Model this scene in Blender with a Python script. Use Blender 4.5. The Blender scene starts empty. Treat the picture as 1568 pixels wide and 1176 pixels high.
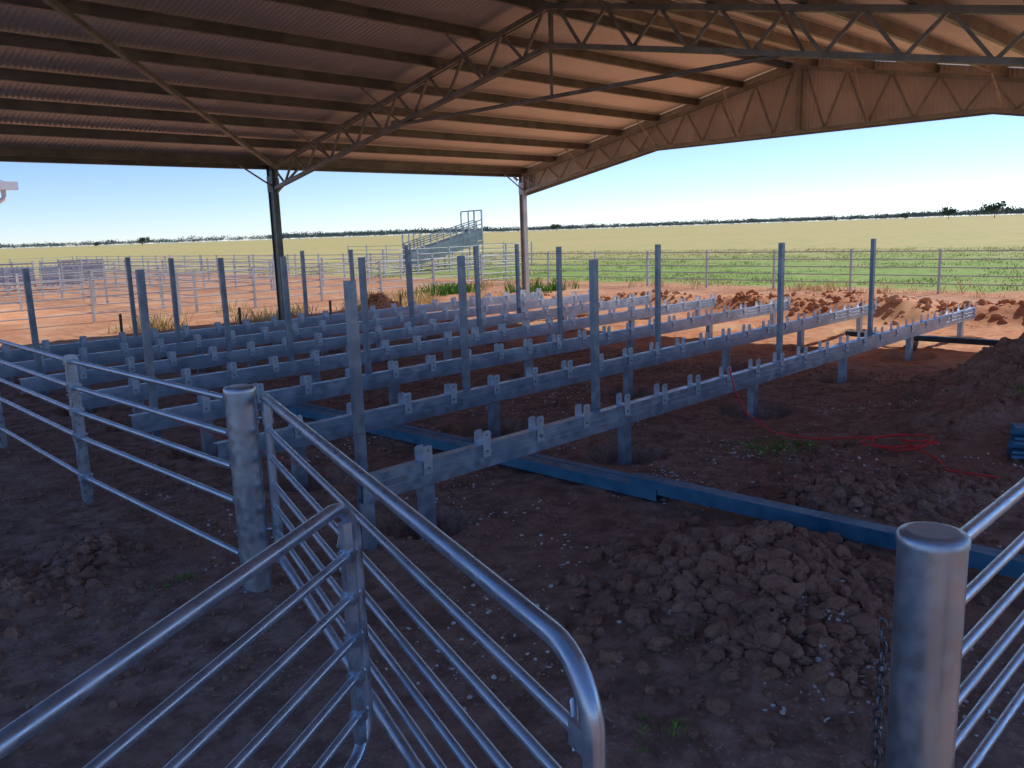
import bpy, numpy as np, math, random
from mathutils import Vector, Matrix
rng=np.random.default_rng(7); random.seed(7)
scene=bpy.context.scene

# ------------------------------------------------------------------ helpers
class MB:
    def __init__(s): s.v=[];s.f=[];s.sm=[]
    def add(s,vs,fs,smooth=False):
        o=len(s.v); s.v+= [tuple(v) for v in vs]
        for f in fs: s.f.append(tuple(i+o for i in f)); s.sm.append(smooth)
    def box(s,c,d,rz=0,rx=0):
        x,y,z=d[0]/2,d[1]/2,d[2]/2
        R=Matrix.Rotation(rz,3,'Z')@Matrix.Rotation(rx,3,'X')
        vs=[Vector(c)+R@Vector(p) for p in [(-x,-y,-z),(x,-y,-z),(x,y,-z),(-x,y,-z),(-x,-y,z),(x,-y,z),(x,y,z),(-x,y,z)]]
        s.add(vs,[(0,3,2,1),(4,5,6,7),(0,1,5,4),(1,2,6,5),(2,3,7,6),(3,0,4,7)])
    def prof(s,p0,p1,poly,up=(0,0,1)):
        p0=Vector(p0);p1=Vector(p1);t=(p1-p0).normalized();u=Vector(up);a=t.cross(u).normalized();b=a.cross(t).normalized()
        n=len(poly)
        vs=[p0+a*q[0]+b*q[1] for q in poly]+[p1+a*q[0]+b*q[1] for q in poly]
        fs=[(i,(i+1)%n,n+(i+1)%n,n+i) for i in range(n)]+[tuple(range(n))[::-1],tuple(range(n,2*n))]
        s.add(vs,fs)
    def bar(s,p0,p1,w,h,up=(0,0,1)):
        s.prof(p0,p1,[(-w/2,-h/2),(w/2,-h/2),(w/2,h/2),(-w/2,h/2)],up)
    def angle(s,p0,p1,w=.05,t=.006,up=(0,0,1)):
        s.prof(p0,p1,[(0,0),(w,0),(w,t),(t,t),(t,w),(0,w)],up)
    def tube(s,pts,r,n=12,cap=True,closed=False):
        P=[Vector(p) for p in pts];m=len(P)
        T=[]
        for i in range(m):
            if closed: t=P[(i+1)%m]-P[i-1]
            else: t=P[min(i+1,m-1)]-P[max(i-1,0)]
            T.append(t.normalized())
        u=T[0].orthogonal().normalized(); vs=[]
        for i in range(m):
            u=(u-T[i]*u.dot(T[i])).normalized();w=T[i].cross(u)
            for k in range(n):
                a=2*math.pi*k/n; vs.append(P[i]+(u*math.cos(a)+w*math.sin(a))*r)
        fs=[]
        for i in range(m if closed else m-1):
            j=(i+1)%m
            for k in range(n): fs.append((i*n+k,i*n+(k+1)%n,j*n+(k+1)%n,j*n+k))
        s.add(vs,fs,True)
        if cap and not closed:
            s.add(vs[:n],[tuple(range(n))[::-1]]); s.add(vs[-n:],[tuple(range(n))])
    def obj(s,name,mat,parent=None,bevel=0):
        me=bpy.data.meshes.new(name);me.from_pydata([tuple(v) for v in s.v],[],s.f);me.update()
        me.polygons.foreach_set('use_smooth',s.sm)
        me.materials.append(mat)
        ob=bpy.data.objects.new(name,me);bpy.context.collection.objects.link(ob)
        if parent: ob.parent=parent
        if bevel:
            b=ob.modifiers.new('b','BEVEL');b.width=bevel;b.segments=2;b.limit_method='ANGLE'
        return ob
def npmesh(name,V,F,mat,smooth=False,parent=None):
    V=np.asarray(V,dtype=np.float32);F=np.asarray(F,dtype=np.int32);k=F.shape[1]
    me=bpy.data.meshes.new(name);me.vertices.add(len(V));me.vertices.foreach_set('co',V.ravel())
    me.loops.add(F.size);me.loops.foreach_set('vertex_index',F.ravel())
    me.polygons.add(len(F));me.polygons.foreach_set('loop_start',np.arange(0,F.size,k,dtype=np.int32))
    me.polygons.foreach_set('loop_total',np.full(len(F),k,dtype=np.int32))
    me.polygons.foreach_set('use_smooth',np.full(len(F),smooth))
    me.update(calc_edges=True);me.validate();me.materials.append(mat)
    ob=bpy.data.objects.new(name,me);bpy.context.collection.objects.link(ob)
    if parent: ob.parent=parent
    return ob
def empty(name):
    e=bpy.data.objects.new(name,None);bpy.context.collection.objects.link(e);return e
def C(h,w,t=.005,lip=.015,flip=1):
    p=[(0,-h/2),(w,-h/2),(w,-h/2+lip),(w-t,-h/2+lip),(w-t,-h/2+t),(t,-h/2+t),(t,h/2-t),(w-t,h/2-t),(w-t,h/2-lip),(w,h/2-lip),(w,h/2),(0,h/2)]
    return [((x-w/2)*flip,y) for x,y in p]

# ------------------------------------------------------------------ materials
class NT:
    def __init__(s,name):
        s.m=bpy.data.materials.new(name);s.m.use_nodes=True;s.t=s.m.node_tree;s.b=s.t.nodes['Principled BSDF'];s.geo=s.t.nodes.new('ShaderNodeNewGeometry')
    def n(s,t,**k):
        x=s.t.nodes.new(t)
        for a,b in k.items(): setattr(x,a,b)
        return x
    def l(s,a,b): s.t.links.new(a,b)
    def noise(s,scale,detail=4,rough=.6,vec=None,stretch=None):
        x=s.n('ShaderNodeTexNoise');x.inputs['Scale'].default_value=scale;x.inputs['Detail'].default_value=detail;x.inputs['Roughness'].default_value=rough
        v=vec or s.geo.outputs['Position']
        if stretch:
            mp=s.n('ShaderNodeMapping');mp.inputs['Scale'].default_value=stretch;s.l(v,mp.inputs[0]);v=mp.outputs[0]
        s.l(v,x.inputs['Vector']);return x.outputs['Fac']
    def rng(s,v,a,b,c=0,d=1):
        x=s.n('ShaderNodeMapRange');x.interpolation_type='SMOOTHSTEP'
        for i,q in enumerate([a,b,c,d]): x.inputs[i+1].default_value=q
        s.l(v,x.inputs[0]);return x.outputs[0]
    def math(s,op,a,b=None):
        x=s.n('ShaderNodeMath',operation=op)
        for i,q in enumerate([a,b]):
            if q is None: continue
            if isinstance(q,(int,float)): x.inputs[i].default_value=q
            else: s.l(q,x.inputs[i])
        return x.outputs[0]
    def mix(s,f,a,b):
        x=s.n('ShaderNodeMix',data_type='RGBA')
        if isinstance(f,(int,float)): x.inputs[0].default_value=f
        else: s.l(f,x.inputs[0])
        for i,q in ((6,a),(7,b)):
            if isinstance(q,tuple): x.inputs[i].default_value=(*q,1)
            else: s.l(q,x.inputs[i])
        return x.outputs[2]
    def set(s,col=None,rough=None,metal=None,spec=None):
        if col is not None:
            if isinstance(col,tuple): s.b.inputs['Base Color'].default_value=(*col,1)
            else: s.l(col,s.b.inputs['Base Color'])
        if rough is not None:
            if isinstance(rough,(int,float)): s.b.inputs['Roughness'].default_value=rough
            else: s.l(rough,s.b.inputs['Roughness'])
        if metal is not None: s.b.inputs['Metallic'].default_value=metal
        if spec is not None: s.b.inputs['Specular IOR Level'].default_value=spec
def galv(name,a,b,metal=.75,r0=.3,r1=.5,dirt=.35,sc=9,dirtcol=(.16,.11,.08)):
    n=NT(name);c=n.mix(n.rng(n.noise(sc,2),.35,.65),a,b)
    d=n.rng(n.noise(sc*2.7,4,.7),.58,.75,0,dirt);c=n.mix(d,c,dirtcol)
    n.set(c,n.rng(n.noise(sc*4,1),.3,.7,r0,r1),metal);return n.m
M_tube=galv('galvanised_pipe',(.40,.48,.58),(.51,.59,.69),.8,.25,.42,.15,5)
M_post=galv('galvanised_post',(.39,.45,.53),(.49,.54,.60),.8,.3,.45,.28,6)
M_beam=galv('galvanised_channel',(.29,.39,.51),(.40,.49,.61),.7,.28,.45,.25,4)
M_cleat=galv('galvanised_cleat',(.45,.55,.67),(.58,.66,.76),.6,.3,.45,.15,12)
M_upr=galv('upright_steel',(.17,.23,.31),(.25,.32,.40),.65,.3,.5,.3,7)
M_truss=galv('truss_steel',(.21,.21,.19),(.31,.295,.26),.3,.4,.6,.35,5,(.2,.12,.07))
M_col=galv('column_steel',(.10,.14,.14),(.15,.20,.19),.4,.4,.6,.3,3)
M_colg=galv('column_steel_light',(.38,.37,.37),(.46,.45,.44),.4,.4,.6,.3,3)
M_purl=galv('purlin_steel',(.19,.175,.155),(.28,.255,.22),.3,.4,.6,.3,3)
M_rail=galv('fence_rail_steel',(.42,.44,.46),(.52,.54,.56),.4,.4,.6,.3,2)
M_roof=galv('corrugated_roof',(.78,.73,.67),(.84,.80,.74),.1,.30,.45,.2,1.2,(.55,.42,.33))
M_clad=galv('corrugated_cladding',(.56,.51,.46),(.66,.61,.55),.15,.38,.55,.2,1.2)
M_blue=galv('blue_channel',(.03,.16,.29),(.07,.23,.38),.3,.35,.55,.6,5,(.15,.16,.17))
M_dark=galv('dark_channel',(.05,.05,.05),(.09,.09,.085),.4,.4,.6,.3,3)
M_chain=galv('chain_steel',(.14,.15,.17),(.22,.23,.25),.9,.35,.5,.2,30)
M_white=galv('white_paint',(.74,.76,.78),(.80,.81,.82),0,.4,.6,.1,3)
n=NT('ridge_cap_sky_tint');n.set((.42,.58,.72),.35,.3);M_ridge=n.m  # sky reflection put into the cap's pale blue base colour
n=NT('red_cable');n.set((.80,.03,.04),.4,0);M_red=n.m
n=NT('old_timber');n.set(n.mix(n.noise(20,3,stretch=(1,1,.1)),(.09,.07,.05),(.2,.16,.12)),.9,0);M_wood=n.m

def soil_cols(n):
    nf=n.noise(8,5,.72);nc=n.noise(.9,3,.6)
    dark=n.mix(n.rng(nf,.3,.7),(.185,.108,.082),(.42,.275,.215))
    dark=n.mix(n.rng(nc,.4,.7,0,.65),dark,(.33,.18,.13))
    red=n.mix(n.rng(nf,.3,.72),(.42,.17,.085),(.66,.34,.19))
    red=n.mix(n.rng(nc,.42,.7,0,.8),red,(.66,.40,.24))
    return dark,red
def xy(n):
    x=n.n('ShaderNodeSeparateXYZ');n.l(n.geo.outputs['Position'],x.inputs[0]);return x.outputs[0],x.outputs[1],x.outputs[2]
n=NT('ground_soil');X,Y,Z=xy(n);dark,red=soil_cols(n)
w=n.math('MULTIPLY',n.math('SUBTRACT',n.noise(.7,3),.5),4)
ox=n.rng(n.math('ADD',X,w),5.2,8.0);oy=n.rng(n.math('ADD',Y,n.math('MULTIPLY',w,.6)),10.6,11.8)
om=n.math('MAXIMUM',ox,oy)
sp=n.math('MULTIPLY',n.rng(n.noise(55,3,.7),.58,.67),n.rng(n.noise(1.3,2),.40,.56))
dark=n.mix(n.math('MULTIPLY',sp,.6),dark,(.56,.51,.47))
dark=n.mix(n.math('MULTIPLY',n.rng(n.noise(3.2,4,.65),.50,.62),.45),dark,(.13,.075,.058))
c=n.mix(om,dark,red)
gx=n.rng(n.math('ADD',X,n.math('MULTIPLY',n.math('SUBTRACT',n.noise(.35,4,.65),.5),7)),17.2,19.4)
gy=n.rng(n.math('ADD',Y,n.math('MULTIPLY',n.math('SUBTRACT',n.noise(.1,2),.5),20)),46,52)
gm=n.math('MAXIMUM',gx,gy)
D=n.n('ShaderNodeVectorMath',operation='LENGTH');n.l(n.geo.outputs['Position'],D.inputs[0]);D=D.outputs['Value']
grn=n.mix(n.rng(n.noise(2.2,4,.7),.35,.65),(.17,.31,.05),(.37,.43,.12))
yel=n.mix(n.rng(n.noise(.5,4,.7),.35,.65),(.62,.48,.20),(.46,.44,.16))
near=n.math('SUBTRACT',1.0,n.rng(n.math('ADD',D,n.math('MULTIPLY',n.math('SUBTRACT',n.noise(.12,3),.5),26)),28,56))
rightside=n.math('SUBTRACT',1.0,n.rng(n.math('SUBTRACT',Y,X),-2,14))
gf=n.math('MULTIPLY',near,n.math('ADD',n.math('MULTIPLY',rightside,.85),.15))
fld=n.mix(gf,yel,grn)
fld=n.mix(n.rng(n.noise(.012,4,.6),.45,.6,0,.5),fld,(.60,.46,.20))
fld=n.mix(n.math('MULTIPLY',n.rng(n.noise(.25,5,.75),.56,.68),.55),fld,(.60,.40,.23))
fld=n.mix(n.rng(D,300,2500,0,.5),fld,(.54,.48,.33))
c=n.mix(gm,c,fld)
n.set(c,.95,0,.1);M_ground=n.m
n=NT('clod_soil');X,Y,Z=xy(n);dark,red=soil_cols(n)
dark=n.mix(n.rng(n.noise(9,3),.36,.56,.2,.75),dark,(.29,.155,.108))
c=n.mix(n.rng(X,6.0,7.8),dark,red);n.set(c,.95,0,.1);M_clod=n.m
n=NT('pale_chips');n.set(n.mix(n.noise(40,2),(.46,.44,.42),(.78,.76,.73)),.9,0);M_chip=n.m
def leaf(name,a,b,sc=3):
    n=NT(name);n.set(n.mix(n.rng(n.noise(sc,3),.35,.65),a,b),.8,0,.2);return n.m
M_grass=leaf('green_grass',(.17,.31,.05),(.36,.43,.12),.8)
M_dry=leaf('dry_grass',(.58,.44,.19),(.70,.57,.30),2)
M_weed=leaf('weed_leaf',(.09,.24,.03),(.20,.38,.07),8)
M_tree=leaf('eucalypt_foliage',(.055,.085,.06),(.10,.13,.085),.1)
M_far=leaf('distant_foliage_hazed',(.05,.085,.10),(.085,.125,.125),.01)  # bluish tint puts distance haze into the foliage colour

# ------------------------------------------------------------------ value noise + terrain height
def vn(x,y,seed=0):
    xi=np.floor(x).astype(np.int64);yi=np.floor(y).astype(np.int64);fx=x-xi;fy=y-yi
    fx=fx*fx*(3-2*fx);fy=fy*fy*(3-2*fy)
    def h(a,b):
        n=(a*374761393+b*668265263+seed*1442695041)&0xffffffff
        n=((n^(n>>13))*1274126177)&0xffffffff
        return ((n^(n>>16))&0xffff)/65535.
    return (h(xi,yi)*(1-fx)+h(xi+1,yi)*fx)*(1-fy)+(h(xi,yi+1)*(1-fx)+h(xi+1,yi+1)*fx)*fy
def fbm(x,y,o=4,seed=0):
    r=0;a=.5
    for i in range(o): r=r+a*(vn(x*2**i,y*2**i,seed+i)-.5);a*=.55
    return r
R,S=1.4075,1.9277
stumps=[(k*S,r*R) for r in range(7) for k in range(6)]
# x, y, rx, ry, h, number of clods, largest clod
MOUNDS=[(.42,-1.85,.62,.50,.18,2300,.062),(.05,-2.35,.45,.4,.09,700,.050),(1.75,-1.75,.35,.40,.14,460,.05),(5.0,-2.0,1.3,.95,.56,1000,.045),(6.2,-2.7,1.1,.9,.5,300,.05),(2.3,-2.1,.4,.35,.12,340,.045),
 (11.9,1.9,.7,1.6,.30,360,.09),(12.6,-.6,.9,1.3,.38,360,.10),(12.2,4.6,.6,1.2,.28,260,.08),(12.9,7.4,.6,1.3,.24,240,.08),(14.3,3.5,.8,1.6,.22,160,.08),(11.6,9.8,.6,.8,.16,110,.09),(8.7,12.2,.4,.45,.36,150,.08),(14.5,-2.2,.8,1.3,.42,160,.12),
 (-1.95,.65,.35,.3,.09,260,.045),(-1.5,.95,.3,.25,.07,200,.045),(-2.5,1.2,.5,.4,.10,300,.045),(2.6,-1.15,.5,.3,.05,260,.035)]
def gh(x,y):
    z=np.zeros_like(x)
    ins=np.exp(-(np.maximum(0,np.abs(x-5)-10)/3)**2-(np.maximum(0,np.abs(y-4)-9)/3)**2)
    z+=ins*(.05*fbm(x*1.1,y*1.1,4,3)+.046*fbm(x*6,y*6,5,9))
    for mx,my,rx,ry,h,_,_2 in MOUNDS:
        d=((x-mx)/rx)**2+((y-my)/ry)**2
        m=np.exp(-d*1.1)
        z+=h*m*(1+.9*fbm(x*2.6,y*2.6,4,21))+m*.12*fbm(x*11,y*11,3,31)
    for i,(sx,sy) in enumerate(stumps):
        rr=.215+.06*((i*7)%5)/4
        cx=sx+.03+.03*math.sin(i*3.1);cy=sy+.02+.03*math.cos(i*1.7)
        d=np.sqrt((x-cx)**2+(y-cy)**2)+.10*fbm(x*5,y*5,3,5)
        hole=1/(1+np.exp(np.clip((d-rr)/.02,-40,40)))
        rim=np.exp(-((d-rr-.09)/.07)**2)*.022
        z+=rim-hole*.42
    return z
def grow(a0,a1,step,lim,fac=1.11):
    c=list(np.arange(a0,a1+1e-6,step));s=step;x=c[-1]
    while x<lim: s*=fac;x+=s;c.append(x)
    s=step;x=c[0];pre=[]
    while x>-lim: s*=fac;x-=s;pre.append(x)
    return np.array(pre[::-1]+c)
xs=grow(-3,9,.033,9000,1.09);ys=grow(-3.6,8,.036,9000,1.09)
XX,YY=np.meshgrid(xs,ys,indexing='ij');ZZ=gh(XX,YY)
nx,ny=XX.shape
V=np.stack([XX.ravel(),YY.ravel(),ZZ.ravel()],1)
I=np.arange(nx*ny).reshape(nx,ny)
F=np.stack([I[:-1,:-1].ravel(),I[1:,:-1].ravel(),I[1:,1:].ravel(),I[:-1,1:].ravel()],1)
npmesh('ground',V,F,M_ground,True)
def g1(x,y): return float(gh(np.array([x]),np.array([y]))[0])

# ------------------------------------------------------------------ clods / chips
def ico(sub):
    bpy.ops.mesh.primitive_ico_sphere_add(subdivisions=sub,radius=1);o=bpy.context.object
    v=np.array([q.co[:] for q in o.data.vertices]);f=np.array([p.vertices[:] for p in o.data.polygons]);me=o.data
    bpy.data.objects.remove(o);bpy.data.meshes.remove(me);return v,f
def scatter(name,pts,size,mat,sub,flat=.7,sink=.3,jag=.35,smooth=False):
    bv,bf=ico(sub);var=[]
    for k in range(20):
        r=np.random.default_rng(100+k);v=bv.copy()
        for _ in range(4):
            d=r.normal(size=3);d/=np.linalg.norm(d);t=r.uniform(.5,.85);q=v@d;v=v-np.outer(np.maximum(0,q-t),d)
        for _ in range(6):   # lumps
            d=r.normal(size=3);d/=np.linalg.norm(d);q=np.clip(bv@d,0,1)**6;v*=(1+r.uniform(-.28,.30)*q)[:,None]
        v*=1+jag*.28*r.normal(size=(len(v),1));v*=np.array([1,r.uniform(.55,1),r.uniform(flat*.7,flat*1.2)]);var.append(v)
    VV=[];FF=[];o=0;z=gh(pts[:,0],pts[:,1])
    for i,(p,s) in enumerate(zip(pts,size)):
        v=var[i%20];a=rng.uniform(0,6.28);b=rng.normal()*.6;ca,sa,cb,sb=math.cos(a),math.sin(a),math.cos(b),math.sin(b)
        Rm=np.array([[ca,-sa,0],[sa,ca,0],[0,0,1]])@np.array([[1,0,0],[0,cb,-sb],[0,sb,cb]])
        w=(v*s)@Rm.T;w[:,0]+=p[0];w[:,1]+=p[1];w[:,2]+=z[i]+s*flat*(1-2*sink)*.6
        VV.append(w);FF.append(bf+o);o+=len(v)
    return npmesh(name,np.concatenate(VV),np.concatenate(FF),mat,smooth)
P=[];Z=[]
for mx,my,rx,ry,h,cnt,smax in MOUNDS:
    q=rng.normal(size=(cnt,2))*np.array([rx,ry])*.62+np.array([mx,my]);P.append(q);Z.append(smax*(.13+.87*rng.random(cnt)**3.4))
P=np.concatenate(P);Z=np.concatenate(Z)
ok=np.abs(P[:,0]-1.24)>.11
for sx,sy in stumps: ok&=np.hypot(P[:,0]-sx,P[:,1]-sy)>.3
P=P[ok];Z=Z[ok];big=(P[:,0]<3)&(Z>.020)
scatter('soil_clods',P[big],Z[big],M_clod,3,.8,.35,.28)
scatter('soil_clods',P[~big],Z[~big],M_clod,2,.8,.3,.3)
q=np.stack([rng.uniform(-2.9,6.5,20000),rng.uniform(-3.5,5,20000)],1)
dens=fbm(q[:,0]*.9,q[:,1]*.9,4,77)+.15*rng.random(len(q))
q=q[dens>.02][:14000];scatter('soil_crumbs',q,.004+.018*rng.random(len(q))**3,M_clod,1,.8,.2,.3)
q=np.stack([rng.uniform(-1.2,4.5,9000),rng.uniform(-3.4,2.2,9000)],1)
dens=fbm(q[:,0]*1.4,q[:,1]*1.4,3,55)+.10*rng.random(len(q));extra=rng.normal(size=(700,2))*[.22,.27]+[.10,-2.45]
extra2=rng.normal(size=(60,2))*[.08,.12]+[1.69,-.42];extra3=rng.normal(size=(300,2))*[.35,.5]+[2.6,-1.3]
q=np.concatenate([q[dens>.13][:1600],extra,extra2,extra3]);scatter('pale_chips',q,.004+.013*rng.random(len(q))**2.0,M_chip,1,.35,.0,.3)

# ------------------------------------------------------------------ steel shed
shed=empty('steel_shed')
YE,YR,YN=11.72,4.19,-4.45;ZR=4.84;SL=(4.84-3.30)/7.53  # near eave extended past its fitted line, out of view, to shade the foreground
GX=13.24;F2=5.92;F3=-1.40;XB=-1.62
def rz(y): return ZR-SL*abs(y-YR)
def corr_sheet(name,y0,y1,x0,x1,mat):
    pitch=.0762;per=6;amp=.0095
    m=int((x1-x0)/pitch*per);xx=x0+np.arange(m+1)*pitch/per
    yy=np.linspace(y0,y1,9);A,B=np.meshgrid(xx,yy,indexing='ij')
    zz=ZR-SL*np.abs(B-YR)+.02+amp*np.sin(2*np.pi*A/pitch)
    V=np.stack([A.ravel(),B.ravel(),zz.ravel()],1);I=np.arange(A.size).reshape(A.shape)
    F=np.stack([I[:-1,:-1].ravel(),I[1:,:-1].ravel(),I[1:,1:].ravel(),I[:-1,1:].ravel()],1)
    return npmesh(name,V,F,mat,True,shed)
corr_sheet('roof_sheeting_far',YR+.14,YE+.12,XB,GX+.18,M_roof)
corr_sheet('roof_sheeting_near',YN,YR-.14,XB,GX+.18,M_roof)
b=MB()
b.prof((XB,YR,ZR+.10),(GX+.18,YR,ZR+.10),[(-.28,-.10),(0,-.02),(.28,-.10),(.28,-.097),(0,-.017),(-.28,-.097)]);b.obj('ridge_cap',M_ridge,shed)
b=MB();pur=[]
for i in range(8): pur.append(YR+.25+i*(YE-.05-YR-.25)/7)
for i in range(8): pur.append(YR-.25-i*1.11)
for y in pur:
    z=rz(y)-.085
    fl=1 if y>YR else -1
    b.prof((XB,y,z),(GX+.1,y,z),C(.15,.062,.004,.018,fl))
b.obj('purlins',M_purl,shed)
b=MB()
b.prof((XB,YE+.06,3.17),(GX+.1,YE+.06,3.17),C(.2,.07,.004,.02,1))
b.obj('eave_beam',M_purl,shed)
b=MB()
b.prof((XB,YE+.22,3.22),(GX+.2,YE+.22,3.22),[(-.07,-.06),(.07,-.06),(.07,.06),(.065,.06),(.065,-.055),(-.065,-.055),(-.065,.05),(-.07,.05)])
b.tube([(GX-.15,YE+.22,3.17),(GX-.15,YE+.22,3.08),(GX-.1,YE+.16,3.0)],.045,10)
b.obj('eave_gutter',M_colg,shed)
def frame(x,gable=False):
    b=MB();off=-.20
    zt=3.44;kn=4.12;zc=2.68
    ynear=-4.25
    for y0,y1 in ((YE,YR),(YR,ynear)):
        for dx in (-.035,.035):
            b.bar((x+dx,y0,rz(y0)+off),(x+dx,y1,rz(y1)+off),.03,.07)
    def bc(y): return ZR-.70-(4.136-zc)/7.53*abs(y-YR)
    def low(y):
        if gable: return min(bc(y),zt)
        return bc(y)
    if gable:
        pts=[(YE,zc),(YE-kn,zt),(YR-7.53+kn,zt),(ynear,bc(ynear))]
    else:
        pts=[(YE,zc),(YR,bc(YR)),(ynear,bc(ynear))]
    for (ya,za),(yb,zb) in zip(pts[:-1],pts[1:]):
        for dx in (-.03,.03): b.bar((x+dx,ya,za),(x+dx,yb,zb),.025,.065)
    if not gable:
        b.tube([(x,YE-kn+.05,bc(YE-kn)),(x,YR-7.53+kn,bc(YE-kn))],.028,8)
        b.bar((x,YR,bc(YR)),(x,YR,rz(YR)+off),.05,.05,(1,0,0))
        b.bar((x-.012,YR,3.5),(x-.012,YR,bc(YR)),.03,.03,(1,0,0))
    else:
        b.box((x,YR,(zt+ZR+off)/2),(.10,.10,ZR+off-zt-.06))
    n=9
    for side in (1,-1):
        ys_=[YR+side*(.12+i*(7.35/n)) for i in range(n+2)]
        for i in range(n+(1 if side<0 else 0)):
            ya,yb=ys_[i],ys_[i+1];ym=(ya+yb)/2
            if min(yb,ya)<ynear: continue
            b.bar((x,ya,rz(ya)+off),(x,ym,low(ym)),.035,.035,(1,0,0))
            b.bar((x,ym,low(ym)),(x,yb,rz(yb)+off),.035,.035,(1,0,0))
    b.box((x,YE-.12,zc+.1),(.012,.25,.22)); b.box((x,YE-.12,3.02),(.012,.25,.2))
    b.box((x-.05,YE-kn,low(YE-kn)),(.01,.22,.14))
    for i,y in enumerate(pur[:8]+pur[8:14]):
        if i%2==1 and x>0:
            b.angle((x-.75,y,rz(y)-.18),(x-.04,y,low(y)+.02),.035,.005)
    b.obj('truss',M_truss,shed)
    b=MB();w=.16 if gable else .20
    for yy in (YE,ynear):
        top=rz(yy)-.12
        for sx in (-1,1):
            b.prof((x+sx*.032,yy,-.3),(x+sx*.032,yy,top),[(q[0]*-sx,q[1]) for q in C(w,.06,.006,.02)],(0,1,0))
        b.box((x,yy,.012+.02),(.26,.28,.02))
        b.box((x,yy,zc+.1),(.135,w+.012,.3))
        if not gable and yy==YE: b.box((x+.001,yy,1.5),(.07,w-.03,3.1))
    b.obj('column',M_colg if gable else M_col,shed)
frame(GX-.09,True);frame(F2);frame(F3)
pitch=.0762;per=6
yy=np.arange(-4.3,YE+.02,pitch/per)
zt=3.44
lowz=np.minimum(2.66+(YE-yy)*(.78/4.12),zt);lowz=np.minimum(lowz,2.66+(yy-(YR-7.53))*(.78/4.12))
topz=ZR-SL*np.abs(yy-YR)+.0
xxo=GX+.06+.009*np.sin(2*np.pi*yy/pitch)
V=np.concatenate([np.stack([xxo,yy,lowz-.03],1),np.stack([xxo,yy,topz],1)]);m=len(yy);i=np.arange(m-1)
npmesh('gable_cladding',V,np.stack([i,i+1,i+1+m,i+m],1),M_clad,True,shed)
b=MB()
b.bar((GX+.045,YE,2.64),(GX+.045,YE-4.12,zt-.02),.012,.09);b.bar((GX+.045,YE-4.12,zt-.02),(GX+.045,YR-7.53+4.12,zt-.02),.012,.09);b.bar((GX+.045,YR-3.41,zt-.02),(GX+.045,-4.3,2.46),.012,.09)
b.obj('gable_trim',M_purl,shed)
b=MB()
b.bar((F2-.1,YE-.35,rz(YE-.35)-.30),(F3,YR+.2,rz(YR+.2)-.30),.065,.065)
b.bar((F2,YE-.1,2.60),(F2+.62,YE+.02,3.1),.04,.04)
b.obj('roof_bracing',M_truss,shed)

# ------------------------------------------------------------------ floor frame
fl=empty('steel_floor_frame')
b=MB();st=MB();cl=MB();up=MB()
for r in range(7):
    y=r*R;x0=-.46 if r==0 else -.6;x1=10.15
    b.prof((x0,y,.33),(x1,y,.33),C(.15,.065,.004,.016,-1))
    b.bar((x0+.004,y-.034,.350),(x1-.004,y-.034,.350),.004,.018)
    b.bar((x0+.004,y-.034,.308),(x1-.004,y-.034,.308),.004,.018)
    for k in range(6):
        x=k*S
        st.prof((x,y,-.42),(x,y,.252),C(.09,.06,.004,.014),(1,0,0))
        st.prof((x,y+.01,-.42),(x,y+.01,.2),[(-.018,-.032),(.018,-.032),(.018,.032),(-.018,.032)],(1,0,0))
    x=0.0
    while x<=10.2:
        jj=rng.normal()*.010
        tw=rng.normal()*.02
        for sy,hh in ((-1,.492),(1,.485)):
            yy_=y+sy*.0385
            w=.034
            z0,z1=.325,hh+rng.normal()*.002
            if sy==1: z0=.39
            poly=[(-w,z0),(w,z0),(w+tw*.2,z1-.012),(w-.012,z1),(-w+.012,z1),(-w+tw*.2,z1-.012)]
            vs=[(x+jj+a,yy_-.002,z) for a,z in poly]+[(x+jj+a,yy_+.002,z) for a,z in poly];n_=6
            cl.add(vs,[tuple(range(n_)),tuple(range(n_,2*n_))[::-1]]+[(i,i+n_,(i+1)%n_+n_,(i+1)%n_) for i in range(n_)])
        cl.box((x+jj,y,.4075),(.068,.073,.004))
        up.tube([(x+jj,y-.0425,.465),(x+jj,y-.0405,.465)],.008,8)
        up.tube([(x+jj,y-.0465,.36),(x+jj,y-.0405,.36)],.009,6)
        x+=S/4
    b.box((x1-.002,y,.33),(.004,.08,.16))
cols=[(-.38,(0,2,4,6)),(1.698,(0,1,2,3,4,5,6)),(4.508,(0,1,2,3,4,5,6)),(6.694,(0,4,6))]
for cx,rows in cols:
    for r in rows:
        tlt=rng.normal()*.006
        y=r*R+.085
        up.prof((cx,y,.255 if cx>-.3 else .12),(cx+tlt,y+rng.normal()*.008,1.5+rng.normal()*.012),C(.055,.04,.004,.012),(1,0,0))
        up.box((cx,y-.047,.33),(.06,.01,.1))
st.prof((-.43,-.02,-.05),(-.43,-.02,.26),C(.06,.05,.004,.012),(1,0,0))
b.obj('bearers',M_beam,fl);st.obj('stumps',M_beam,fl);cl.obj('cleats',M_cleat,fl);up.obj('uprights',M_upr,fl)

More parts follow.
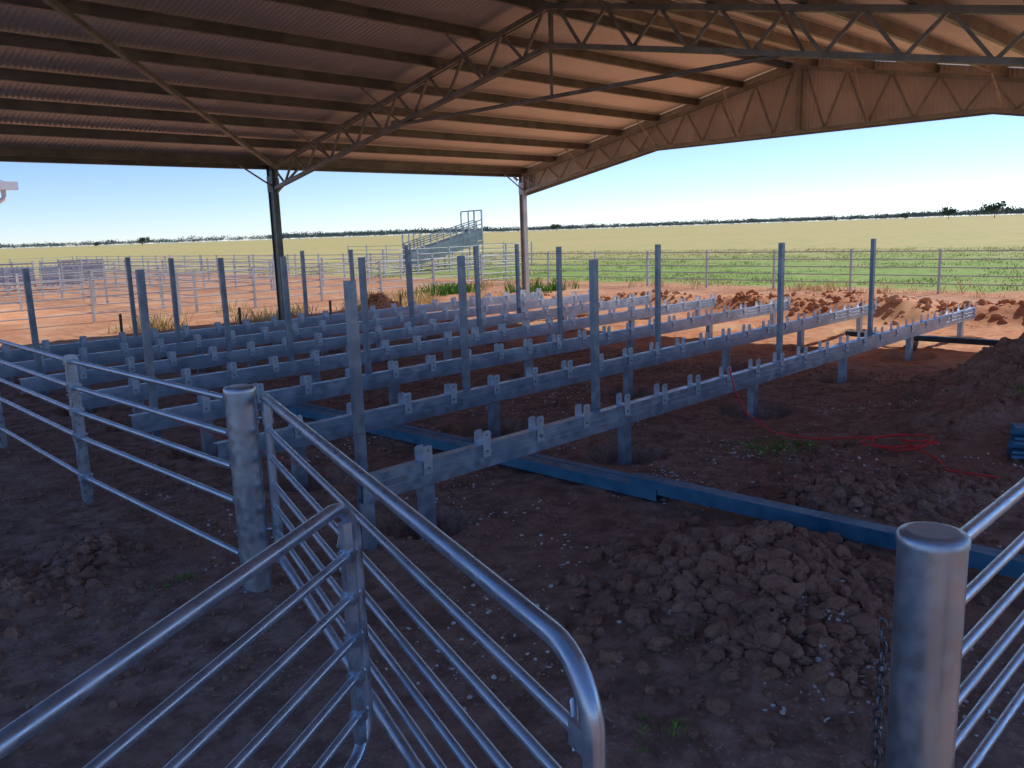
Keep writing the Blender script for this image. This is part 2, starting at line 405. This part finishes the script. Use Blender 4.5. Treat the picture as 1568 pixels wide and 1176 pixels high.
# ------------------------------------------------------------------ foreground yards
def gate(p0,p1,ztop,zbot,rails,r=.021,rr=.0135,rad=.13,both=True):
    p0=Vector((*p0,0));p1=Vector((*p1,0));d=(p1-p0).normalized();zz=Vector((0,0,1))
    b=MB()
    pts=[]
    if both:
        pts+=[p0+zz*zbot]
        pts+=[p0+zz*(ztop-rad)+d*rad-d*rad*math.cos(t)+zz*rad*math.sin(t) for t in np.linspace(0,math.pi/2,9)]
    else: pts+=[p0+zz*ztop]
    pts+=[p1+zz*(ztop-rad)-d*rad+d*rad*math.sin(t)+zz*rad*math.cos(t) for t in np.linspace(0,math.pi/2,9)]
    pts+=[p1+zz*(zbot+rad)]
    pts+=[p1+zz*(zbot+rad)-d*rad+d*rad*math.cos(t)-zz*rad*math.sin(t) for t in np.linspace(0,math.pi/2,7)[1:]]
    pts+=[p0+zz*zbot+d*.02]
    b.tube(pts,r,16)
    if not both: b.tube([p0+zz*(ztop+.02),p0+zz*(zbot-.03)],r,14)
    for z in rails: b.tube([p0+zz*z+d*.01,p1+zz*z-d*.01],rr,12)
    for z in rails:
        b.tube([p1+zz*z-d*(r+.008),p1+zz*z-d*(r-.004)],rr*1.18,12);b.tube([p0+zz*z+d*(r-.004),p0+zz*z+d*(r+.008)],rr*1.18,12)
    return b,d
g,d=gate((-1.03,-.11),(-1.945,-2.86),.955,.16,[.80,.665,.53,.41,.285],.0215,.0135,.14,both=False)
e=Vector((-1.945,-2.86,0));
g.tube([e+Vector((.02,.06,.80)),e+Vector((.05,.09,.83)),e+Vector((.055,.10,.79)),e+Vector((.03,.07,.745))],.007,8)
g.box(e+Vector((.0,.03,.80)),(.012,.07,.05),math.radians(-18))
for z in (.86,.30):
    g.tube([(-1.03,-.11,z-.03),(-1.03,-.11,z+.03)],.028,12);g.tube([(-1.03,-.11,z),(-1.10,-.03,z)],.011,8)
g.obj('farm_gate',M_tube)
dv=Vector((-1.03,-.58)).normalized()
far=Vector((-1.665,-1.735));near=far+dv*3.0
g,d=gate(tuple(near),tuple(far),.955,.17,[.80,.67,.54,.42,.295],.0195,.0135,.13)
fx,fy=(far+dv*.055)
g.bar((fx,fy,.17),(fx,fy,.90),.028,.028,(1,0,0))
for z in (.80,.67,.54,.42,.295): g.box((fx,fy,z),(.04,.04,.035),math.radians(30))
g.tube([(far.x,far.y,.84),(far.x-.02,far.y+.035,.86),(far.x-.025,far.y+.05,.80)],.006,8)
g.obj('farm_gate',M_tube)
def round_post(x,y,h,r=.072):
    b=MB();b.tube([(x,y,-.3),(x,y,h-.025)],r,32,cap=False)
    zs=[(h-.028,r+.003),(h-.012,r+.003),(h-.004,r-.004),(h,r-.018)]
    vs=[];n=32
    for z,rr in zs:
        for k in range(n): a=2*math.pi*k/n;vs.append((x+rr*math.cos(a),y+rr*math.sin(a),z))
    fs=[(i*n+k,i*n+(k+1)%n,(i+1)*n+(k+1)%n,(i+1)*n+k) for i in range(3) for k in range(n)]
    b.add(vs,fs,True);b.add(vs[-n:],[tuple(range(n))])
    return b
b=round_post(-1.12,-.03,1.02)
for z in (.86,.3): b.box((-1.075,-.055,z),(.05,.03,.06),.5)
b.obj('gate_post',M_post)
b=round_post(-1.09,-3.13,1.02);b.obj('gate_post',M_post)
b=MB();RZ=[.96,.785,.62,.445,.17]
for z in RZ: b.tube([(-1.16,.04,z),(-1.17,2.13,z)],.0165,12)
b.obj('pipe_rail_fence',M_tube)
b=MB()
b.bar((-1.17,2.16,-.2),(-1.17,2.16,1.0),.055,.055,(1,0,0))
b.tube([(-1.17,2.23,.0),(-1.17,2.23,.97)],.019,12)
for z in RZ:
    b.box((-1.17,2.16,z),(.075,.075,.05));b.tube([(-1.17,2.2,z),(-1.10,4.4,z),(-1.05,8.5,z)],.0165,12)
b.bar((-1.10,4.42,-.2),(-1.10,4.42,1.0),.055,.055,(1,0,0))
b.bar((-1.05,8.5,-.2),(-1.05,8.5,1.0),.055,.055,(1,0,0))
b.obj('pipe_rail_fence',M_tube)
b=MB()
for z in [.955,.79,.65,.52,.40,.25]: b.tube([(-1.02,-3.14,z),(2.2,-3.17,z)],.0185 if z>.9 else .0145,12)
b.bar((2.2,-3.17,-.2),(2.2,-3.17,1.0),.05,.05,(1,0,0))
b.obj('pipe_rail_fence',M_tube)
b=MB()
p=Vector((-1.165,-3.06,.80))
for i in range(22):
    z=.80-i*.027;pts=[]
    for t in np.linspace(0,2*math.pi,12,endpoint=False):
        a=.0095*math.cos(t);h=.018*math.sin(t)
        sway=.006*math.sin(i*.5)
        pts.append((p.x+sway+(a if i%2 else 0),p.y+(0 if i%2 else a),z+h))
    b.tube(pts,.0032,6,closed=True)
b.obj('gate_chain',M_chain)

# ------------------------------------------------------------------ loose steel on the ground
b=MB()
b.prof((1.22,-4.4,.105),(1.22,-.62,.10),C(.085,.10,.005,.02))
b.prof((1.215,-.82,.055),(1.20,4.1,.055),C(.075,.11,.005,.02))
b.prof((1.345,-.9,.05),(1.34,3.6,.05),C(.06,.07,.005,.015))
b.obj('blue_steel_channel',M_blue)
b=MB()
for i in range(3): b.prof((3.30+.03*i,-2.22,.06+.09*i),(3.9,-3.5,.06+.09*i),C(.085,.16,.005,.02))
b.obj('blue_steel_channel',M_blue)
b=MB();b.prof((8.6,-3.2,.12),(8.72,1.2,.12),C(.07,.10,.005,.015));b.obj('dark_steel_channel',M_dark)
b=MB()
b.bar((8.2,.15,.05),(8.9,.35,.05),.12,.08);b.bar((8.35,-1.7,.05),(9.0,-1.5,.05),.12,.08);b.obj('timber_block',M_wood,bevel=.006)
b=MB();pts=[]
cp=[(3.35,-.05,.47),(3.28,-.14,.30),(3.22,-.3,.12),(3.1,-.6,.03),(3.05,-.95,.03),(3.2,-1.3,.03)]
for t in np.linspace(0,4*math.pi,60):
    cp.append((3.15+.13*math.cos(t*1.07)*(1+.09*t*math.sin(t*.31)),-1.55+.16*math.sin(t)*(1+.05*t),.03+.004*(t%3)))
cp+=[(2.9,-1.9,.03),(2.6,-2.05,.03),(2.75,-2.3,.03)]
for q_ in cp: pts.append((q_[0],q_[1],q_[2]+.005+(max(g1(q_[0],q_[1]),0) if q_[2]<.1 else .01)))
b.tube(pts,.0065,6);b.obj('red_cable',M_red)
b=MB();b.tube([(-1.16,2.2,.80),(-.5,0.2,.38)],.0016,5);b.tube([(-1.15,2.3,.8),(-.55,4.2,.42)],.0016,5);b.obj('string_line',M_red)
for x,y,h in [(2.96,12.5,.42),(5.07,11.95,.38),(7.23,12.0,.34),(9.4,12.3,.3)]:
    b=MB();b.prof((x,y,-.1),(x+.01,y,h),[(-.02,-.02),(.02,-.02),(.02,.02),(-.02,.02)],(1,0,0));b.obj('survey_peg',M_wood)

# ------------------------------------------------------------------ distant yard fences
def fence(pts,h=.95,nr=5,sp=2.0,r=.014,pr=.026,z0=.22):
    b=MB();first=True
    for a,c in zip(pts[:-1],pts[1:]):
        a=Vector((*a,0));c=Vector((*c,0));L=(c-a).length;n=max(1,round(L/sp))
        for i in range(nr):
            z=z0+(h-z0)*i/(nr-1);b.tube([a+Vector((0,0,z)),c+Vector((0,0,z))],r,6)
        for i in range(0 if first else 1,n+1):
            p=a+(c-a)*i/n;b.bar(p+Vector((0,0,-.1)),p+Vector((0,0,h+.05+.02*random.random())),pr*2,pr*2,(1,0,0))
        first=False
    b.obj('pipe_rail_fence',M_rail)
fence([(17.0,-9.3),(17.1,2.7),(17.3,10.75),(17.9,60)])
fence([(-6,16.2),(17.2,15.6)]);fence([(0,22),(17.4,22)]);fence([(2,31),(17.5,31)]);fence([(-2,40),(17.6,40)])
fence([(6.2,16.3),(6.2,39.8)]);fence([(11.6,22.2),(11.6,39.8)],sp=2.4);fence([(17.7,60.2),(-10,60)]);fence([(3,31.2),(3,59.8)])
fence([(17.7,24),(27,24.5),(27,40)],h=1.1)
for x,y,a in [(7.2,35,.9),(8.6,33.6,.9),(5.4,36.4,.9),(10.5,37,.4)]:
    b=MB();L=1.8;dx,dy=math.cos(-a)*L/2,math.sin(-a)*L/2
    b.bar((x-dx,y-dy,.55),(x+dx,y+dy,.55),.02,.75)
    for k in range(9):
        t=-1+k/4;b.bar((x+dx*t,y+dy*t,.1),(x+dx*t,y+dy*t,1.15 if k%4==0 else .98),.05,.05,(1,0,0))
    b.tube([(x-dx,y-dy,1.05),(x+dx,y+dy,1.05)],.03,8);b.obj('sheeted_stock_panel',M_rail)
# loading ramp
b=MB();c0=Vector((23.9,27.2,0));ux=Vector((.86,-.30,0)).normalized();uy=Vector((.30,.86,0)).normalized();zz=Vector((0,0,1))
for sd in (-.45,.45):
    o=c0+uy*sd
    b.bar(o-ux*2.0+zz*.25,o+ux*1.7+zz*1.25,.06,.12)
    b.bar(o-ux*2.0+zz*.62,o+ux*1.7+zz*1.62,.012,.5)
    for hgt in (.35,.6,.85,1.05): b.tube([o-ux*2.0+zz*(.25+hgt),o+ux*1.7+zz*(1.25+hgt)],.025,6)
    for k in range(6):
        t=-2.0+k*.68;zb=.25+(t+2)/3.7;b.bar(o+ux*t+zz*zb,o+ux*t+zz*(zb+1.08),.05,.05,(1,0,0))
    b.bar(o+ux*1.7,o+ux*1.7+zz*2.75,.06,.06,(1,0,0));b.bar(o+ux*1.0,o+ux*1.0+zz*2.7,.05,.05,(1,0,0));b.bar(o-ux*.3,o-ux*.3+zz*.8,.06,.06,(1,0,0))
    b.tube([o+ux*1.0+zz*2.72,o+ux*1.7+zz*2.75],.03,6)
    b.bar(o-ux*2.06,o-ux*2.06+zz*1.75,.05,.05,(1,0,0));b.bar(o-ux*1.5,o-ux*1.5+zz*1.75,.05,.05,(1,0,0));b.tube([o-ux*2.06+zz*1.75,o-ux*1.5+zz*1.75],.025,6)
    b.tube([o+zz*.2-ux*2,o+zz*.2+ux*1.7],.03,6)
for t in np.linspace(-2,1.7,14):
    zb=.25+(t+2)/3.7;b.bar(c0-uy*.42+ux*t+zz*zb,c0+uy*.42+ux*t+zz*zb,.24,.03)
b.tube([c0-uy*.45+ux*1.7+zz*2.75,c0+uy*.45+ux*1.7+zz*2.75],.03,6)
b.obj('loading_ramp',M_rail)
wb=empty('white_shed')
b=MB();b.box((-3.2,22,1.5),(10.6,7.6,2.95));b.obj('walls',M_white,wb)
b=MB();b.prof((-9,17.85,3.08),(3.02,17.85,3.08),[(-.08,-.09),(.08,-.09),(.08,.09),(-.08,.09)])
b.tube([(2.75,17.95,3.0),(2.75,17.95,2.80),(2.5,18.0,2.66),(2.2,18.1,2.6),(2.2,18.1,.1)],.06,8)
b.obj('gutter',M_white,wb)
b=MB();b.add([(-9,17.95,3.16),(2.9,17.95,3.16),(2.9,22,3.75),(-9,22,3.75),(2.9,26,3.16),(-9,26,3.16),(2.9,17.95,3.02),(2.9,26,3.02),(-9,17.95,3.02),(-9,26,3.02)],[(0,1,2,3),(3,2,4,5),(1,6,7,4,2),(8,9,7,6)]);b.obj('roof',M_rail,wb)

# ------------------------------------------------------------------ vegetation
def blades(name,pts,hs,mat,nb=6,spread=.08,w=.010,lean=.45):
    n=len(pts)*nb;P=np.repeat(pts,nb,0);Hh=np.repeat(hs,nb)*rng.uniform(.5,1.1,n)
    a=rng.uniform(0,2*np.pi,n);bx=P[:,0]+rng.normal(size=n)*spread;by=P[:,1]+rng.normal(size=n)*spread;bz=gh(bx,by)-.005
    lx=np.cos(a)*Hh*lean*rng.random(n);ly=np.sin(a)*Hh*lean*rng.random(n);ww=w*rng.uniform(.6,1.5,n)
    b_=rng.uniform(0,2*np.pi,n);cx=np.cos(b_)*ww;cy=np.sin(b_)*ww
    V=np.stack([np.stack([bx-cx,by-cy,bz],1),np.stack([bx+cx,by+cy,bz],1),np.stack([bx+cx*.6+lx*.45,by+cy*.6+ly*.45,bz+Hh*.6],1),np.stack([bx+lx,by+ly,bz+Hh],1)],1).reshape(-1,3)
    i=np.arange(n)*4;F=np.concatenate([np.stack([i,i+1,i+2],1),np.stack([i,i+2,i+3],1)])
    return npmesh(name,V,F,mat)
q=np.stack([17.6+rng.random(15000)**1.5*30,rng.uniform(-20,46,15000)],1);m=fbm(q[:,0]*.35,q[:,1]*.35,4,66)+.06*(q[:,0]-20)/6>0.03;q=q[m]
gsel=rng.random(len(q))<.55
blades('green_grass',q[gsel],.03+.09*rng.random(gsel.sum())**2,M_grass,6,.16,.012,.9)
blades('dry_grass',q[~gsel],.04+.13*rng.random((~gsel).sum())**2,M_dry,6,.16,.010,.9)
q=np.concatenate([np.stack([rng.uniform(3,12.5,800),13.0+rng.normal(size=800)*.45],1),np.stack([rng.uniform(6,17,500),rng.uniform(13,15.6,500)],1),np.stack([17.1+rng.normal(size=300)*.3,rng.uniform(-8,16,300)],1)])
q=q[fbm(q[:,0]*.8,q[:,1]*.8,3,12)>-.02];blades('dry_weeds',q,.08+.30*rng.random(len(q))**2,M_dry,9,.07,.006,.6)
q=np.concatenate([np.array([12.8,14.6])+rng.normal(size=(110,2))*[.5,.3],np.array([14.6,12.6])+rng.normal(size=(50,2))*[.5,.4]]);blades('green_weeds',q,.14+.26*rng.random(len(q)),M_weed,9,.07,.014,.8)
q=np.concatenate([np.array([2.79,-.84])+rng.normal(size=(130,2))*[.16,.2],np.array([-.8,-2.2])+rng.normal(size=(12,2))*.05,np.array([-.25,-1.9])+rng.normal(size=(5,2))*.05,np.array([-1.35,.35])+rng.normal(size=(10,2))*.05,np.array([4.3,-2.2])+rng.normal(size=(14,2))*.15])
blades('green_weeds',q,.015+.03*rng.random(len(q)),M_weed,7,.02,.0035,1.2)

def tree_cards(cx,cy,h,w,nc,rg,lob=5,base=.25):
    k=rg.integers(0,lob,nc)
    lc=np.stack([rg.normal(size=lob)*w*.25,rg.normal(size=lob)*w*.25,h*rg.uniform(.45,.85,lob)],1)
    c=lc[k]+rg.normal(size=(nc,3))*np.array([w*.13,w*.13,h*.11]);c[:,2]=np.clip(c[:,2],h*base,h)
    s=h*.06*rg.uniform(.5,1.3,nc)
    a=rg.normal(size=(nc,3));a/=np.linalg.norm(a,axis=1)[:,None];b_=np.cross(a,rg.normal(size=(nc,3)));b_/=np.linalg.norm(b_,axis=1)[:,None]
    a*=s[:,None];b_*=s[:,None];c+=np.array([cx,cy,0])
    return np.stack([c-a-b_,c+a-b_*.6,c+a*.8+b_,c-a*.7+b_*.8],1).reshape(-1,3)
def dirpos(ang,dist):
    t=math.radians(45.1-ang);return -2.98+dist*math.cos(t),-3.7+dist*math.sin(t)
rg=np.random.default_rng(5);VV=[]
for i in range(4300):
    px=rg.uniform(-60,1630);ang=math.degrees(math.atan((px-784)/1279*1.0));
    if px<430 and rg.random()<.55: continue
    dist=rg.uniform(1000,1700);h=rg.uniform(4.5,9.0)*(1.15 if (430<px<760 or px>1380) else .95)
    x,y=dirpos(ang,dist);VV.append(tree_cards(x,y,h,h*rg.uniform(1.6,3.4),34,rg,4,.0)*1.0)
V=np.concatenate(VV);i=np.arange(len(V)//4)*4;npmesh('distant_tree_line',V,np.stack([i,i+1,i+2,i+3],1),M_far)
for px,dist,h in [(1455,620,7.5),(1525,560,9),(863,900,7.5),(240,800,7.5),(1390,760,6),(170,850,5)]:
    x,y=dirpos(math.degrees(math.atan((px-784)/1279)),dist)
    e=empty('gum_tree');V=tree_cards(x,y,h,h*1.15,420,rg,9);i=np.arange(len(V)//4)*4;npmesh('crown',V,np.stack([i,i+1,i+2,i+3],1),M_tree,parent=e)
    b=MB();b.tube([(x,y,0),(x+.1,y,h*.35),(x-.3,y+.2,h*.7)],h*.025,7);b.tube([(x+.1,y,h*.35),(x+h*.2,y-h*.1,h*.7)],h*.015,6);b.tube([(x,y,h*.3),(x-h*.2,y+h*.15,h*.65)],h*.015,6);b.obj('trunk',M_wood,e)

# ------------------------------------------------------------------ light, world, camera
w=bpy.data.worlds.new('World');scene.world=w;w.use_nodes=True;nt=w.node_tree
sk=nt.nodes.new('ShaderNodeTexSky');sk.sky_type='NISHITA';sk.sun_disc=False;sk.sun_elevation=math.radians(32);sk.sun_rotation=math.radians(99.8);sk.air_density=.75;sk.dust_density=.0;sk.ozone_density=4.0;sk.altitude=300
tn=nt.nodes.new('ShaderNodeMix');tn.data_type='RGBA';tn.blend_type='MULTIPLY';tn.inputs[0].default_value=1;tn.inputs[7].default_value=(.98,.98,1.12,1)
nt.links.new(sk.outputs[0],tn.inputs[6])
bg=nt.nodes['Background'];nt.links.new(tn.outputs[2],bg.inputs[0]);bg.inputs[1].default_value=.15
sun=bpy.data.lights.new('sun','SUN');sun.energy=5;sun.angle=math.radians(.5);sun.color=(1,.95,.87)
so=bpy.data.objects.new('sun',sun);bpy.context.collection.objects.link(so)
el=math.radians(32);az=math.radians(-9.8)
dvec=Vector((math.cos(el)*math.cos(az),math.cos(el)*math.sin(az),math.sin(el)))
so.rotation_euler=dvec.to_track_quat('Z','Y').to_euler();so.location=(0,0,8)
f,ph,th,al=1279.2,.1808,.0338,.7871
fw=Vector((math.sin(al),math.cos(al),0));rt=Vector((math.cos(al),-math.sin(al),0));zz=Vector((0,0,1))
Fd=fw*math.cos(ph)-zz*math.sin(ph);U=fw*math.sin(ph)+zz*math.cos(ph)
Rr=rt*math.cos(th)-U*math.sin(th);Uu=rt*math.sin(th)+U*math.cos(th)
cd=bpy.data.cameras.new('camera');co=bpy.data.objects.new('camera',cd);bpy.context.collection.objects.link(co)
mt=Matrix((( Rr.x,Uu.x,-Fd.x,0),(Rr.y,Uu.y,-Fd.y,0),(Rr.z,Uu.z,-Fd.z,0),(0,0,0,1)))
mt.translation=Vector((-2.978,-3.715,1.7));co.matrix_world=mt
cd.sensor_width=36;cd.lens=f/1568*36;cd.clip_start=.05;cd.clip_end=20000
scene.camera=co
scene.view_settings.view_transform='Standard';scene.view_settings.look='None';scene.view_settings.exposure=0
